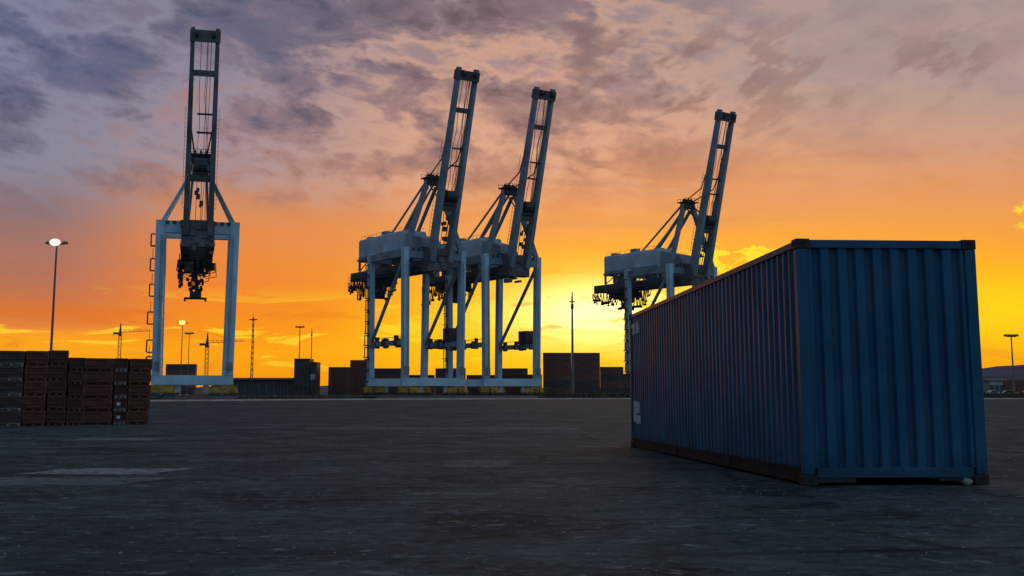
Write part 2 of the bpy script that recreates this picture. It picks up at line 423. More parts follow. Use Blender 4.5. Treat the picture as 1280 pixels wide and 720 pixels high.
for ci, (a, c, n, h, body, band, nm) in enumerate(cols):
    def on(px):
        # where the sight line at px meets the front line of the row
        k = (px - 640) / F * math.cos(PITCH); dx, dy = C1[0] - C0[0], C1[1] - C0[1]
        t = (k * C0[1] - C0[0]) / (dx - k * dy); return Vector((C0[0] + dx * t, C0[1] + dy * t, 0))
    A, B = on(a), on(c); w = (B - A).length - .03; mid = (A + B) / 2; d = 1.05
    nrm = Vector((-math.sin(cyaw), math.cos(cyaw), 0)); ctr = mid + nrm * d / 2
    proto = {}
    place = {0: 'in the stack cut by the left picture edge', 1: 'in the pale-banded greyish stack at left', 2: 'in the reddish stack right of the greyish one',
             3: 'in the stack below the tall lit lamp post', 4: 'in the narrow stack right of the lamp post', 5: 'in the widest brown stack', 6: 'in the narrow stack second from the crane', 7: 'in the stack nearest the left crane'}[ci]
    for k in range(n):
        sty = 'label' if ci == 6 and k in (0, 1) else 'plain'
        if sty not in proto: proto[sty] = o = make_crate(w, h - .0008, d, M[body], M[band], sty)
        else: o = copy_tree(proto[sty])
        o.location = ctr + Vector((random.uniform(-.02, .02), random.uniform(-.05, .05), gz(ctr.y) + .004 + k * h))
        o.rotation_euler = (0, 0, cyaw + R(random.uniform(-.6, .6)))
        lab = '%s, %s one %s' % (DESC[body], ROWN[k], place)
        if sty == 'label': lab = '%s with a white label, %s one %s' % (DESC[body].replace(' wooden', '').replace('dark ', ''), ROWN[k], place)
        tag(o, lab, 'crate', 'wooden crates stacked along the left edge')
# grey board lying over the left stacks, and a pallet on the third one
A = Vector((gx(-40, 42.4), 42.4, 0)); B = Vector((gx(45, 42.9), 42.9, 0))

# ------------------------------------------------------------------ ship-to-shore cranes
wheel_mesh = None
def crane(px, dist, psi, label, WX=10.3, house_up=4.2, apex=71.0, lean=16.0, has_house=True, knee=False, boomL=60.0, trolley_y=-40, cabin=True, splay=.5, zs=1.0):
    th = math.atan2(px - 640, F)
    root = empty('gantry_crane', (gx(px, dist), dist, 0), math.pi + R(psi), label, 'crane', 'ship-to-shore cranes on the quay')
    c, dk, md = M['crane'], M['crane_dark'], M['crane_mid']
    GA, TOP = 25.0, 48.0
    for y, nm in ((0, 'f'), (-GA, 'r')):
        MB().box(-WX - 1.3, WX + 1.3, y - .95, y + .95, 3.0, 5.6).build('sill_beam', c, root, .08)
        for s in (-1, 1):
            b = MB().beam((s * WX, y, 5.6), (s * (WX + splay), y, TOP - .02), 2.4 if knee else 1.85, 2.3, (0, 1, 0)); b.build('leg', c, root, .06)
        tb = MB().box(-WX - splay + 1.05, WX + splay - 1.05, y - .9, y + .9, TOP - (3.5 if y == 0 else 1.9 if knee else 3.2), TOP - .1); tb.build('portal_beam', c if knee else md, root, .06)
        for s in (-1, 1):
            x0 = s * (WX - 1.2); bg = MB()
            bg.prism([(x0 - 3.9, 2.05), (x0 + 3.9, 2.05), (x0 + 2.9, 2.95), (x0 - 2.9, 2.95)], 'y', y - .5, y + .5)
            for q in (-2.1, 2.1):
                bg.prism([(x0 + q - 1.75, .9), (x0 + q + 1.75, .9), (x0 + q + 1.75, 1.5), (x0 + q + 1.3, 2.04), (x0 + q - 1.3, 2.04), (x0 + q - 1.75, 1.5)], 'y', y - .62, y + .62)
                bg.box(x0 + q - .5, x0 + q + .1, y + .62, y + 1.0, 1.0, 1.6)
            bo = bg.build('bogie', M['yellow'], root)
            for q in (-2.1, 2.1):
                for k in (-1.2, -.4, .4, 1.2):
                    MB().tube((x0 + q + k, y - .4, .38), (x0 + q + k, y + .4, .38), .38, n=12).build('wheel', M['steel'], bo)
            MB().box(x0 + s * 4.2 - .25, x0 + s * 4.2 + .25, y - .4, y + .4, .7, 1.9).build('buffer', M['steel'], root)
            MB().box(x0 - s * 4.6 - .7, x0 - s * 4.6 + .7, y - .5, y + .5, .9, 2.9).build('drive_box', M['pale'], root)
    for s in (-1, 1):
        MB().box(s * (WX + splay) - .8, s * (WX + splay) + .8, -GA + 1.3, -1.3, TOP - 3.0, TOP - .7).build('side_beam', md, root)
        zt_ = 17.0; xx = s * (WX + splay * .3)
        MB().box(xx - .7, xx + .7, -GA + 1.2, -1.2, zt_ - .8, zt_ + .8).build('side_tie', md, root)
        MB().tube((xx, -GA + 1.0, zt_ + 1), (s * (WX + splay * .95), -1.2, TOP - 4), .62, n=10).build('side_brace', md, root)
        wk = MB()                                    # railings on the tie
        for k in range(9):
            yy = -GA + 2 + k * (GA - 4) / 8; wk.tube((xx - .6, yy, zt_ + .8), (xx - .6, yy, zt_ + 2), .05, n=5)
        wk.tube((xx - .6, -GA + 2, zt_ + 2), (xx - .6, -2, zt_ + 2), .1, n=5); wk.build('railing', M['steel'], root)
        r2 = random.Random(int(px) + s)
        for k in range(7):
            yy = r2.uniform(-GA + 3, -3); q = r2.uniform(.3, .9); eq = MB()
            eq.box(xx - .5, xx + .5, yy - q, yy + q, zt_ + .79, zt_ + .8 + r2.uniform(.5, 1.7)); eq.box(xx - .75, xx + .75, yy - q * .6, yy + q * .6, zt_ - .8 - r2.uniform(.2, .8), zt_ + .81)
            eq.build('equipment_cabinet', M['steel'], root)
    if cabin:
        MB().box(-WX - 2.2, -WX + 1.6, -9.2, -4.6, 17.9, 22.4).build('switch_cabin', M['stackdark'], root, .1)
    # main girders with the back reach
    GZ0, GZ1 = TOP - 7.0, TOP - 3.8
    for s in (-1, 1):
        g_ = MB().box(s * 3.2 - .8, s * 3.2 + .8, -56, 3.2, GZ0, GZ1).build('main_girder', dk, root)
        hr = MB(); xo = s * 4.7
        hr.box(min(s * 4.0, xo), max(s * 4.0, xo), -56, -2, GZ0 + .6, GZ0 + .72)
        for k in range(28):
            y = -56 + k * 2; hr.tube((xo, y, GZ0 + .7), (xo, y, GZ0 + 2.0), .06, n=4)
        hr.tube((xo, -56, GZ0 + 2), (xo, -2, GZ0 + 2), .07, n=4); hr.tube((xo, -56, GZ0 + 1.4), (xo, -2, GZ0 + 1.4), .05, n=4)
        hr.build('walkway', M['steel'], root)
    ct = MB()
    for y in (-55.2, -40, -27, -13, -3): ct.box(-2.4, 2.4, y - .5, y + .5, GZ0 + .3, GZ1 - .4)
    ct.build('girder_tie', dk, root)
    fe = MB()                                        # festoon loops under the back reach
    rr = random.Random(int(px))
    for s in (4.3, 4.9):
        y = -56
        while y < -20:
            l = rr.uniform(1.3, 2.4); dp = rr.uniform(2.0, 7.0)
            fe.path([(s, y + l * t, GZ0 - .1 - dp * math.sin(math.pi * t)) for t in (0, .18, .4, .6, .82, 1)], .15, 4)
            q = rr.uniform(.2, .55); fe.box(s - q, s + q, y + l / 2 - q, y + l / 2 + q, GZ0 - .1 - dp - q, GZ0 - .1 - dp + q); y += l
    fe.build('festoon_cable', M['rope'], root)
    # trolley, cab and spreader
    ty = trolley_y
    tr = MB(); tr.box(-4.6, 4.6, ty - 4, ty + 4, GZ0 - 1.0, GZ0 - .1); tr.box(-3.6, 3.6, ty - 3, ty + 3, GZ0 - 2.6, GZ0 - 1.0)
    for k in range(26):
        x, y = rr.uniform(-5, 5), rr.uniform(ty - 5, ty + 5); s_ = rr.uniform(.3, .9)
        tr.box(x - s_, x + s_, y - s_, y + s_, GZ0 - rr.uniform(1.6, 3.4), GZ0 - rr.uniform(.4, 1.2))
    tr.build('trolley', M['steel'], root)
    cb = MB().prism([(ty + 4.2, GZ0 - 5.2), (ty + 6.6, GZ0 - 4.8), (ty + 7.1, GZ0 - 2.6), (ty + 6.8, GZ0 - 1.9), (ty + 4.2, GZ0 - 1.9)], 'x', .8, 3.6).build('operator_cab', dk, root)
    MB().box(1.05, 3.35, ty + 6.75, ty + 7.05, GZ0 - 4.3, GZ0 - 2.5).build('window', M['glass'], cb)
    zsp = GZ0 - (12.5 if knee else 7)
    sp = MB(); sp.box(-3.05, 3.05, ty - .5, ty + .5, zsp, zsp + .6); sp.box(-1.7, 1.7, ty - 1.1, ty + 1.1, zsp + .6, zsp + 2.3)
    for s in (-1, 1): sp.box(s * 3.0 - .3, s * 3.0 + .3, ty - 1.2, ty + 1.2, zsp - .5, zsp + .5)
    for s in (-1, 1):
        for q in (-.8, .8): sp.tube((s * 1.1, ty + q, zsp + 2.2), (s * 1.8, ty + q, zsp + 3.4), .45, n=8)
    sp.build('spreader', M['steel'], root)
    hr = MB()
    for s in (-1, 1):
        for q in (-.9, .9):
            hr.tube((s * 1.8, ty + q, zsp + 3), (s * 2.4, ty + q * 2, GZ0 - 1), .09, n=4)
            hr.tube((s * 1.2, ty + q, zsp + 3), (s * 1.4, ty + q * 2, GZ0 - 1), .09, n=4)
    if knee:                                         # cable baskets and ladders hanging under the trolley
        bs = MB(); zt2 = GZ0 - 2.5
        bs.box(-2.2, 1.6, ty - 1, ty + 1.2, zt2 - 2.2, zt2); bs.box(-.5, 1.3, ty - .9, ty + 1, zt2 - 4.6, zt2 - 2.2); bs.box(-.9, .3, ty - .8, ty + .8, zsp + 2.2, zt2 - 4.6)
        for k in range(60):
            z = rr.uniform(zsp + 2.4, zt2); ww = 1.1 + (z - zsp - 2.4) / (zt2 - zsp - 2.4) * 2.4; x = rr.choice((-1, 1)) * rr.uniform(.2, 1.15) * ww; s_ = rr.uniform(.12, .5)
            bs.box(x - s_, x + s_, ty - 1, ty + 1.2, z - s_, z + s_); bs.tube((0, ty, z), (x, ty, z), .12, n=4)
        for k in range(14):
            x = rr.choice((-1, 1)) * rr.uniform(3.5, 5.6); z = rr.uniform(zt2 - 4.5, zt2 + 1)
            bs.path([(x, ty, zt2 + 1.2), (x + rr.uniform(-.5, .5), ty, z), (x * .5, ty, z - .6)], .13, 4)
        bs.build('cable_basket', M['steel'], root)
    hr.build('hoist_rope', M['rope'], root)
    # machinery house
    if has_house:
        z0 = TOP - 3.78 + house_up; hf = MB()
        for y in (-47.5, -40, -32, -23, -14.5):
            for x in (-4.4, 4.4): hf.box(x - .35, x + .35, y - .35, y + .35, TOP - 3.79, z0 - .31)
            hf.box(-4.7, 4.7, y - .3, y + .3, z0 - .9, z0 - .3)
        for x in (-4.4, 4.4):
            hf.box(x - .4, x + .4, -48, -13, z0 - .92, z0 - .28); hf.tube((x, -47, TOP - 3.6), (x, -40, z0 - .6), .2, n=6); hf.tube((x, -40, TOP - 3.6), (x, -32, z0 - .6), .2, n=6); hf.tube((x, -32, TOP - 3.6), (x, -23, z0 - .6), .2, n=6)
        hf.box(-2.6, 2.6, -45, -36, TOP - 3.4, z0 - .95); hf.build('house_frame', md, root)
        hs = MB().prism([(-4.6, z0), (4.6, z0), (4.6, z0 + 6.6), (4.2, z0 + 7.2), (-4.2, z0 + 7.2), (-4.6, z0 + 6.6)], 'y', -48, -14).build('machinery_house', M['house'], root)
        dr = MB().box(-1, .4, -48.05, -47.95, z0 + .1, z0 + 2.5).build('door', md, hs)
        for s in (-1, 1):
            rb = MB().box(s * 4.6 - .09, s * 4.6 + .09, -47, -14.5, z0 + .18, z0 + .4)
            for y in range(-46, -15, 4): rb.box(s * 4.6 - .1, s * 4.6 + .1, y - .14, y + .14, z0 + .2, z0 + 6.55)
            rb.build('cladding_rib', M['house'], hs)
        ru = MB()
        for y, x, hh in ((-45, 1, 1.1), (-38, -2, .8), (-31, 2, 1.5), (-20, -1, 1.0)): ru.box(x - 1.3, x + 1.3, y - 1.5, y + 1.5, z0 + 7.19, z0 + 7.2 + hh)
        for y in range(-47, -14, 3):
            for s in (-1, 1): ru.tube((s * 4.0, y, z0 + 7.1), (s * 4.0, y, z0 + 8.3), .06, n=4)
        for s in (-1, 1): ru.tube((s * 4.0, -47, z0 + 8.3), (s * 4.0, -14, z0 + 8.3), .06, n=4)
        ru.build('roof_unit', md, hs)
        bd_ = MB()
        for s in (-1, 1): bd_.box(s * 4.64 - .1, s * 4.64 + .1, -47.9, -14.1, z0 - .02, z0 + .9); bd_.box(s * 4.9 - .5, s * 4.9 + .5, -48, -14, z0 - .5, z0 - .03)
        bd_.build('side_gallery', md, hs)
        vt = MB()
        for y in (-44, -36, -28): vt.box(-4.75, -4.5, y, y + 2.4, z0 + 3.6, z0 + 5.6)
        vt.build('vent', dk, hs)
        ap = MB().prism([(-13.98, z0 + .3), (-13.98, z0 + 6.1), (-3, z0 + 3.6), (-1, z0 + .3)], 'x', -3.4, 3.4); ap.build('reeving_frame', md, root)
    # boom, raised
    hy, hz = 4.4, TOP - 2.6; la = R(lean); bd = Vector((0, math.sin(la), math.cos(la))); bn = Vector((0, math.cos(la), -math.sin(la)))
    def bp(t, x=0, o=0): return Vector((x, hy, hz)) + bd * (boomL * t) + bn * o
    for s in (-1, 1):
        MB().beam(bp(-.03, s * 3.25), bp(.985, s * 3.25), 1.6, 3.5, tuple(bn), 1.05, 1.9).build('boom_girder', dk if knee else M['crane_mid'], root)
        sw = MB()
        for k in range(23):
            t = .1 + k * .022; sw.tube(bp(t, s * 4.1, -1.2), bp(t, s * 4.5, -1.9), .06, n=4)
        sw.tube(bp(.1, s * 4.5, -1.9), bp(.6, s * 4.5, -1.9), .06, n=4); sw.build('boom_walkway', M['steel'], root)
    MB().beam(bp(.945, -4.0), bp(.945, 4.0), 3.2, 2.9, tuple(bn)).build('boom_head', dk, root)
    for s in (-1, 1):
        MB().tube(bp(.955, s * 2.2 - .4, 1.3), bp(.955, s * 2.2 + .4, 1.3), 1.1, n=14).build('boom_sheave', M['steel'], root)
    for t, w in ((.765, 1.7), (.25, 1.9), (.02, 2.4)):
        MB().beam(bp(t, -2.7), bp(t, 2.7), w, 1.5, tuple(bn)).build('boom_tie', dk, root)
    for t in (.566, .475):
        MB().beam(bp(t, -2.6), bp(t, 1.4), .55, .5, tuple(bn)).build('rope_support', M['steel'], root)
    rp = MB()
    for k, x in enumerate((-1.5, -1.05, -.6, .9)):
        rp.path([bp(t, x + rr.uniform(-.25, .25), rr.uniform(-.6, .6)) for t in (.03, .16, .25, .32, .42, .475, .566, .66, .765, .93)], .10, 4)
    rp.build('boom_rope', M['rope'], root)
    bl = MB()                                        # rope block between the girders
    bl.tube(bp(.315, -1.9, .2), bp(.315, 1.5, .2), 1.9, n=14); bl.box(-2.2, 1.9, bp(.28).y - 1, bp(.28).y + .8, bp(.28).z - .8, bp(.28).z + .6)
    bl.build('rope_block', M['steel'], root)
    for k in range(6):
        t = rr.uniform(.09, .2); x = rr.uniform(-1.4, 1.2); p_ = bp(t, x); s_ = rr.uniform(.25, .6)
        MB().box(p_.x - s_, p_.x + s_, p_.y - s_, p_.y + s_, p_.z - s_ * 1.6, p_.z + s_).build('reeving_block', M['steel'], root)
    # hinge machinery in front of the portal
    hg = MB()
    hg.box(-4.4, 4.4, 1.4, 4.6, GZ0 - .6, TOP - .4)
    for k in range(16):
        x, z = rr.uniform(-4.4, 4.4), rr.uniform(GZ0 - 2.5, TOP - 1); s_ = rr.uniform(.3, .9); hg.box(x - s_, x + s_, 1.6, 5.2, z - s_, z + s_)
    hg.build('boom_hinge', dk, root)
    # A-frame
    ay = -1.5
    for s in (-1, 1):
        a0 = (s * (WX + splay - .6), 0, TOP - .2)
        if knee:
            MB().beam(a0, (s * 3.4, ay + .4, TOP + 11.5), 1.0, 1.1, (0, 1, 0)).build('a_frame_leg', c if s > 0 else md, root)
            MB().beam((s * 3.2, ay + .4, TOP + 11), (s * 2.0, ay, apex), .9, .9, (0, 1, 0)).build('a_frame_post', dk, root)
            MB().beam((s * (WX + splay + .2), -GA * .5, TOP - .5), (s * 3.6, ay - 1.5, TOP + 11.0), .8, .8, (0, 1, 0)).build('a_frame_strut', md, root)
        else:
            MB().beam(a0, (s * 1.6, ay, apex), 1.5, 1.5, (0, 1, 0)).build('a_frame_leg', md, root)
            MB().beam((s * 3.2, -GA, TOP - .4), (s * 1.6, ay - .6, apex - 3), .9, .9, (0, 1, 0)).build('a_frame_strut', md, root)
        MB().tube((s * 3.4, -43, TOP - 3.8), (s * 1.6, ay - .5, apex - .3), .38, n=8).build('backstay', md, root)
        fs = MB().path([(s * 1.7, ay, apex), bp(.50, s * 2.9, -3.4), bp(.585, s * 3.2, -2.0)], .22, 6)
        fs.path([(s * 2.1, ay, apex - 1), bp(.30, s * 3.1, -2.2)], .26, 6); fs.build('forestay', M['steel'], root)
    pl = MB().box(-3.2, 3.2, ay - 2.3, ay + 2.3, apex - .3, apex + .1); pl.box(-2.6, 2.6, ay - 1.4, ay + 1.2, apex - 2.3, apex - .3)
    for x in (-3.1, -1.5, 0, 1.5, 3.1):
        for y in (ay - 2.2, ay + 2.2): pl.tube((x, y, apex), (x, y, apex + 1.3), .08, n=4)
    for y in (ay - 2.2, ay + 2.2): pl.tube((-3.1, y, apex + 1.3), (3.1, y, apex + 1.3), .09, n=4)
    for x in (-1.6, 0, 1.6): pl.tube((x - .3, ay, apex + .4), (x + .3, ay, apex + .4), 1.0, n=12)
    pl.build('apex_platform', M['steel'], root)
    # stair landings up the outside of the leg
    stt = MB(); X = WX + 1.05
    yst = 0 if knee else -GA
    for z in ([44, 37.2, 30.2, 22.6, 15, 10.5] if knee else range(8, 45, 4)):
        h_ = 3.3; dx = 1.25 + (.3 if z < 24 else 0)
        o = splay * z / 48
        stt.path([(X + o, yst + .8, z), (X + o + dx, yst + .8, z), (X + o + dx, yst + .8, z - h_), (X + o, yst + .8, z - h_)], .2, 5)
        stt.box(X + o, X + o + dx, yst - .6, yst + 1.0, z - h_ - .1, z - h_ + .12)
        if z < 40: stt.tube((X + o + dx * .6, yst - .3, z), (X + o + dx * .6, yst - .3, z + 3), .1, n=4)
    stt.build('access_stair', M['steel'], root)
    for s in (-1, 1):                                # ladders, junction boxes and floodlights on the waterside legs
        ld = MB(); x = s * WX - s * .4
        for q in (-.25, .25): ld.tube((x + q, 1.55, 6), (x + q + s * splay * .6, 1.55, TOP - 4), .06, n=4)
        for z in range(7, 44): ld.tube((x - .25 + s * splay * .6 * z / 44, 1.55, z), (x + .25 + s * splay * .6 * z / 44, 1.55, z), .05, n=4)
        ld.build('leg_ladder', M['steel'], root)
        MB().box(s * WX - .7, s * WX + .7, 1.3, 1.75, 7, 9.2).build('switch_box', md, root)
        for x in (4.6, 6.4, 8.2): MB().box(s * x - .45, s * x + .45, .95, 1.5, TOP - 1.0, TOP - .2).build('floodlight', M['steel'], root)
    return root
crane(240, 330, 14.9, 'pale grey gantry crane seen end on, nearest and tallest, standing apart at left', apex=67, knee=True, has_house=False, boomL=55.3, WX=9.55, cabin=False, lean=14, trolley_y=-30)
crane(541, 395, 32.7, 'grey gantry crane with raised boom, left one of the overlapping middle pair', apex=72, boomL=62.6)
crane(639.5, 415, 32.7, 'grey gantry crane with raised boom, right one of the overlapping middle pair', apex=72, boomL=61.2)
crane(868, 447, 32.7, 'grey gantry crane with raised boom, partly hidden behind the blue container', apex=72, boomL=61)

# ------------------------------------------------------------------ lamp posts and masts
def mast(px, top, dist, kind, label, cat='lamp post', r=.22, group='lamp posts round the yard'):
    h = CAMH + (HOR - top) * dist / F * 1.0; s = dist / F
    name = {'lit': 'street_lamp', 'sodium': 'street_lamp', 'off': 'street_lamp', 'pole': 'utility_pole', 'lattice': 'radio_mast'}[kind]
    root = empty(name, (gx(px, dist), dist, 0), 0, label, cat, group)
    if kind == 'lattice':
        b = MB(); w = .36
        for x in (-w, w):
            for y in (-w, w): b.tube((x, y, 0), (x * .5, y * .5, h * .96), .07, n=5)
        n = 14
        for k in range(n):
            z0, z1 = h * .96 * k / n, h * .96 * (k + 1) / n; q = w * (1 - .5 * k / n)
            b.tube((-q, -q, z0), (q, -q, z1), .06, n=4); b.tube((q, q, z0), (-q, q, z1), .06, n=4)
        b.tube((0, 0, h * .95), (0, 0, h), .06, n=5); b.build('mast', M['steel'], root)
        MB().box(-1.2, 1.2, -.6, .6, h * .93, h * .94).build('platform', M['steel'], root)
        return root
    MB().tube((0, 0, 0), (0, 0, h), r * 1.3, r * .75, 10).build('pole', M['pole'], root)
    MB().box(-.4, .4, -.4, .4, 0, .3).build('base', M['concrete'], root)
    if kind == 'pole':
        MB().box(-.55, .55, -.1, .1, h - 1.1, h - .9).build('crossarm', M['steel'], root)
        MB().tube((0, 0, h), (0, 0, h + .7), .1, n=6).build('insulator', M['steel'], root); MB().box(-.25, .25, -.2, .2, h - 2.2, h - 1.4).build('junction_box', M['steel'], root)
        return root
    ww = 1.7 if kind == 'lit' else 1.2
    MB().box(-ww, ww, -.12, .12, h - .25, h - .05).build('crossarm', M['steel'], root)
    for i, x in enumerate((-ww, -.15 if kind == 'lit' else 0, ww)):
        hd = MB().prism([(x - .55, h - .1), (x + .55, h - .1), (x + .4, h + .42), (x - .4, h + .42)], 'y', -.5, .5).build('lamp_head', M['steel'], root)
        on = (kind == 'lit' and i == 1) or (kind == 'sodium' and i == 1)
        b = MB()
        if on:
            q = 1.0 if kind == 'lit' else 1.15
            b.prism([(x + q * 1.1 * math.cos(a), h + .2 + q * .72 * math.sin(a)) for a in [k * math.pi / 10 for k in range(20)]], 'y', -.75, -.51)
        else: b.box(x - .42, x + .42, -.62, -.51, h - .05, h + .36)
        b.build('lamp_glass', M['lamp_on'] if on and kind == 'lit' else M['lamp_orange'] if on else M['lamp_on'] if kind == 'lit' and i == 2 and False else M['lamp_off'], hd)
    return root
mast(61, 305, 250, 'lit', 'tall lamp post with a glowing white floodlight, rising behind the crate stacks', r=.24)
mast(225, 405, 430, 'sodium', 'distant lamp post glowing orange, seen through the left crane', r=.16)
mast(234, 418, 445, 'off', 'distant unlit lamp post just right of the orange glowing one', r=.13)
mast(314, 394, 380, 'lattice', 'thin dark lattice mast right of the left crane', 'mast', group=None)
mast(373, 410, 450, 'off', 'thin unlit lamp post above the left side of the small dark tower block', r=.18)
mast(388, 414, 452, 'pole', 'thin plain pole above the right side of the small dark tower block', 'pole', r=.17, group=None)
mast(716, 371, 205, 'pole', 'slender pole standing alone in front of the sun glow', 'pole', r=.20, group=None)
mast(1268, 421, 300, 'off', 'lamp post with a flat wide head right of the blue container', r=.2)

def tower_crane(px, top, dist, jib, cj, rot, label):
    s = dist / F; h = CAMH + (HOR - top) * s
    root = empty('tower_crane', (gx(px, dist), dist, 0), R(rot), label, 'tower crane', 'distant tower cranes')
    b = MB(); w = 1.0
    for x in (-w, w):
        for y in (-w, w): b.tube((x, y, 0), (x, y, h - 8), .15, n=5)
    k = 0; z = 0
    while z < h - 9:
        b.tube((-w, -w, z), (w, -w, z + 3), .12, n=4); b.tube((w, w, z), (-w, w, z + 3), .12, n=4); z += 3
    b.build('mast', M['steel'], root)
    b = MB().prism([(-1.0, h - 8), (1.0, h - 8), (.2, h), (-.2, h)], 'y', -.5, .5); b.build('tower_head', M['steel'], root)
    MB().box(-1.1, 1.1, -1.8, .8, h - 9.8, h - 7.9).build('cab', M['stackred'], root)
    b = MB()
    for y in (-.6, .6): b.tube((-cj, y, h - 7), (jib, y, h - 7 + jib * .06), .16, .1, 5)
    b.tube((-cj * .3, 0, h - 5), (jib, 0, h - 6.2 + jib * .06), .13, .08, 5)
    n = int(jib / 3)
    for k in range(n):
        x = k * 3; b.tube((x, 0, h - 5.4 + x * .05), (x + 1.5, .6, h - 7 + x * .06), .12, n=4)
    b.build('jib', M['steel'], root)
    MB().box(-cj, -cj + 4, -.6, .6, h - 8.4, h - 7.2).build('counterweight', M['steel'], root)
    MB().path([(0, 0, h), (jib * .7, 0, h - 6 + jib * .045)], .08, 4).build('tie_rod', M['steel'], root)
    return root
tower_crane(147, 405, 900, 22, 5, 12, 'tiny distant tower crane left of the left gantry crane')
tower_crane(257, 417, 800, 25, 5, 0, 'tiny distant tower crane seen inside the left gantry crane')

# ------------------------------------------------------------------ containers far behind
def make_box(m, seed):
    root = empty('stacked_container', (0, 0, 0)); b = MB(); n = 24; l = 12.19; d = 2.44; h = 2.59
    b.box(-l / 2 + .12, l / 2 - .12, .06, d - .06, .14, h - .06); b.build('body', m, root)
    b = MB()
    for k in range(n):
        x = -l / 2 + .3 + k * (l - .6) / n; b.box(x, x + .2, .02, .058, .16, h - .12)
    b.build('corrugated_side', m, root)
    b = MB()
    for x in (-l / 2, l / 2 - .2):
        for y in (0, d - .2): b.box(x, x + .2, y, y + .2, .003, h - .003)
    for y in (.01, d - .13): b.box(-l / 2 + .2, l / 2 - .2, y, y + .12, .005, .14); b.box(-l / 2 + .2, l / 2 - .2, y, y + .12, h - .11, h - .005)
    b.build('corner_frame', m, root)
    return root
protos = [make_box(M['stackmix'], 1), make_box(M['stackdark'], 2), make_box(M['stackred'], 3)]
used = [False] * 3
def stack(px, dist, n, label, pick, rows=1, tilt=0, sx=1.0):
    """a stack n high whose left edge sits at px"""
    for k in range(n):
        i = pick(k)
        o = protos[i] if not used[i] else copy_tree(protos[i]); used[i] = True
        o.location = (gx(px, dist) + 6.1 * sx, dist, .01 + k * 2.6); o.rotation_euler = (0, 0, R(tilt)); o.scale = (sx, 1, 1)
        tag(o, label, 'container', 'dark shipping containers stacked behind the cranes')
dk_ = lambda k: (1, 0, 1, 2, 1, 0)[k % 6]
stack(206, 520, 5, 'dark container in the stack seen low inside the left crane', dk_, sx=1.05)
stack(410, 455, 4, 'dark brown container in the lower stack right of the small tower block', lambda k: 2 if k % 2 else 0, sx=.66)
stack(437, 455, 5, 'dark brown container in the stack touching the left leg of the middle cranes', lambda k: 0 if k % 2 else 2, sx=.7)
for q in range(5):
    stack(466 + q * 39, 480, (4, 3, 4, 3, 4)[q], 'dark container in the long row seen between the legs of the middle crane pair', lambda k, q=q: (1, 0, 2)[(k + q) % 3], sx=.98)
stack(648, 470, 3, 'dark container beside the right leg of the middle crane pair', dk_, sx=.75)
stack(679, 450, 6, 'dark container in the high block behind the lone slender pole', lambda k: (0, 1, 0, 2, 0, 0)[k], sx=.86)
stack(715, 450.3, 6, 'dark container in the high block behind the lone slender pole', lambda k: (1, 1, 0, 0, 2, 0)[k], sx=.86)
stack(751, 452, 4, 'dark container in the low stack left of the blue container', dk_, sx=.7)
stack(780, 452, 3, 'dark container in the low stack left of the blue container', dk_, sx=.9)
stack(1258, 420, 2, 'dark red container at the foot of the lamp post with the flat head', lambda k: 2, sx=1)
stack(1303, 420, 2, 'dark red container at the foot of the lamp post with the flat head', lambda k: 0, sx=1)

# small tower block between the cranes
D = 430; s = D / F
root = empty('tower_block', (gx(381, D), D, 0), 0, 'small dark tower block with a stepped roof between the cranes', 'building')
MB().box(-14 * s, 5 * s, 0, 9, 0, 44 * s).build('wall', M['shed'], root)
MB().box(5.02 * s, 14 * s, .4, 8.5, 0, 40 * s).build('wall', M['shed'], root)
b = MB().box(-14.4 * s, 5.4 * s, -.25, 9.3, 44.01 * s, 44.9 * s); b.build('roof', M['steel'], root)
b = MB().box(5.45 * s, 14.4 * s, .1, 8.8, 40.01 * s, 40.7 * s); b.build('roof', M['steel'], root)
for k in range(4):
    for x in (-11, -5, 1): MB().box(x * s - .5, x * s + .5, -.04, .05, (7 + k * 9) * s, (11 + k * 9) * s).build('window', M['glass'], root)
MB().box(6 * s, 12.5 * s, .3, .41, 19 * s, 26 * s).build('sign_panel', M['pale'], root)

# long low sheds
def shed(px0, px1, top, D, label, bays, name='warehouse'):
    s = D / F; w = (px1 - px0) * s; h = (HOR - top) * s + CAMH
    root = empty(name, (gx((px0 + px1) / 2, D), D, 0), 0, label, 'warehouse')
    MB().box(-w / 2, w / 2, 0, 18, 0, h - 1).build('wall', M['shed'], root)
    MB().prism([(-.8, h - .98), (18.8, h - .98), (18.8, h - .6), (9, h), (-.8, h - .6)], 'x', -w / 2 - .6, w / 2 + .6).build('roof', M['steel'], root)
    for k in range(bays):
        x = -w / 2 + (k + .5) * w / bays
        MB().box(x - w / bays * .32, x + w / bays * .32, -.08, .06, .02, h * .6).build('door', M['steel'], root)
        MB().box(x - w / bays * .5, x - w / bays * .5 + .3, -.3, -.02, 0, h * (.62 if k % 3 else .9)).build('column', M['pole'], root)
    return root
shed(288, 368, 472, 440, 'long low dark warehouse with pale columns right of the left crane', 9)
shed(1237, 1263, 474, 600, 'low pale building below the hills right of the blue container', 4)
bld = [o for o in bpy.data.objects if o.get('label', '').startswith('low pale building')][0]
for ch in bld.children:
    if ch.name.startswith('wall'): ch.data.materials[0] = M['pale']

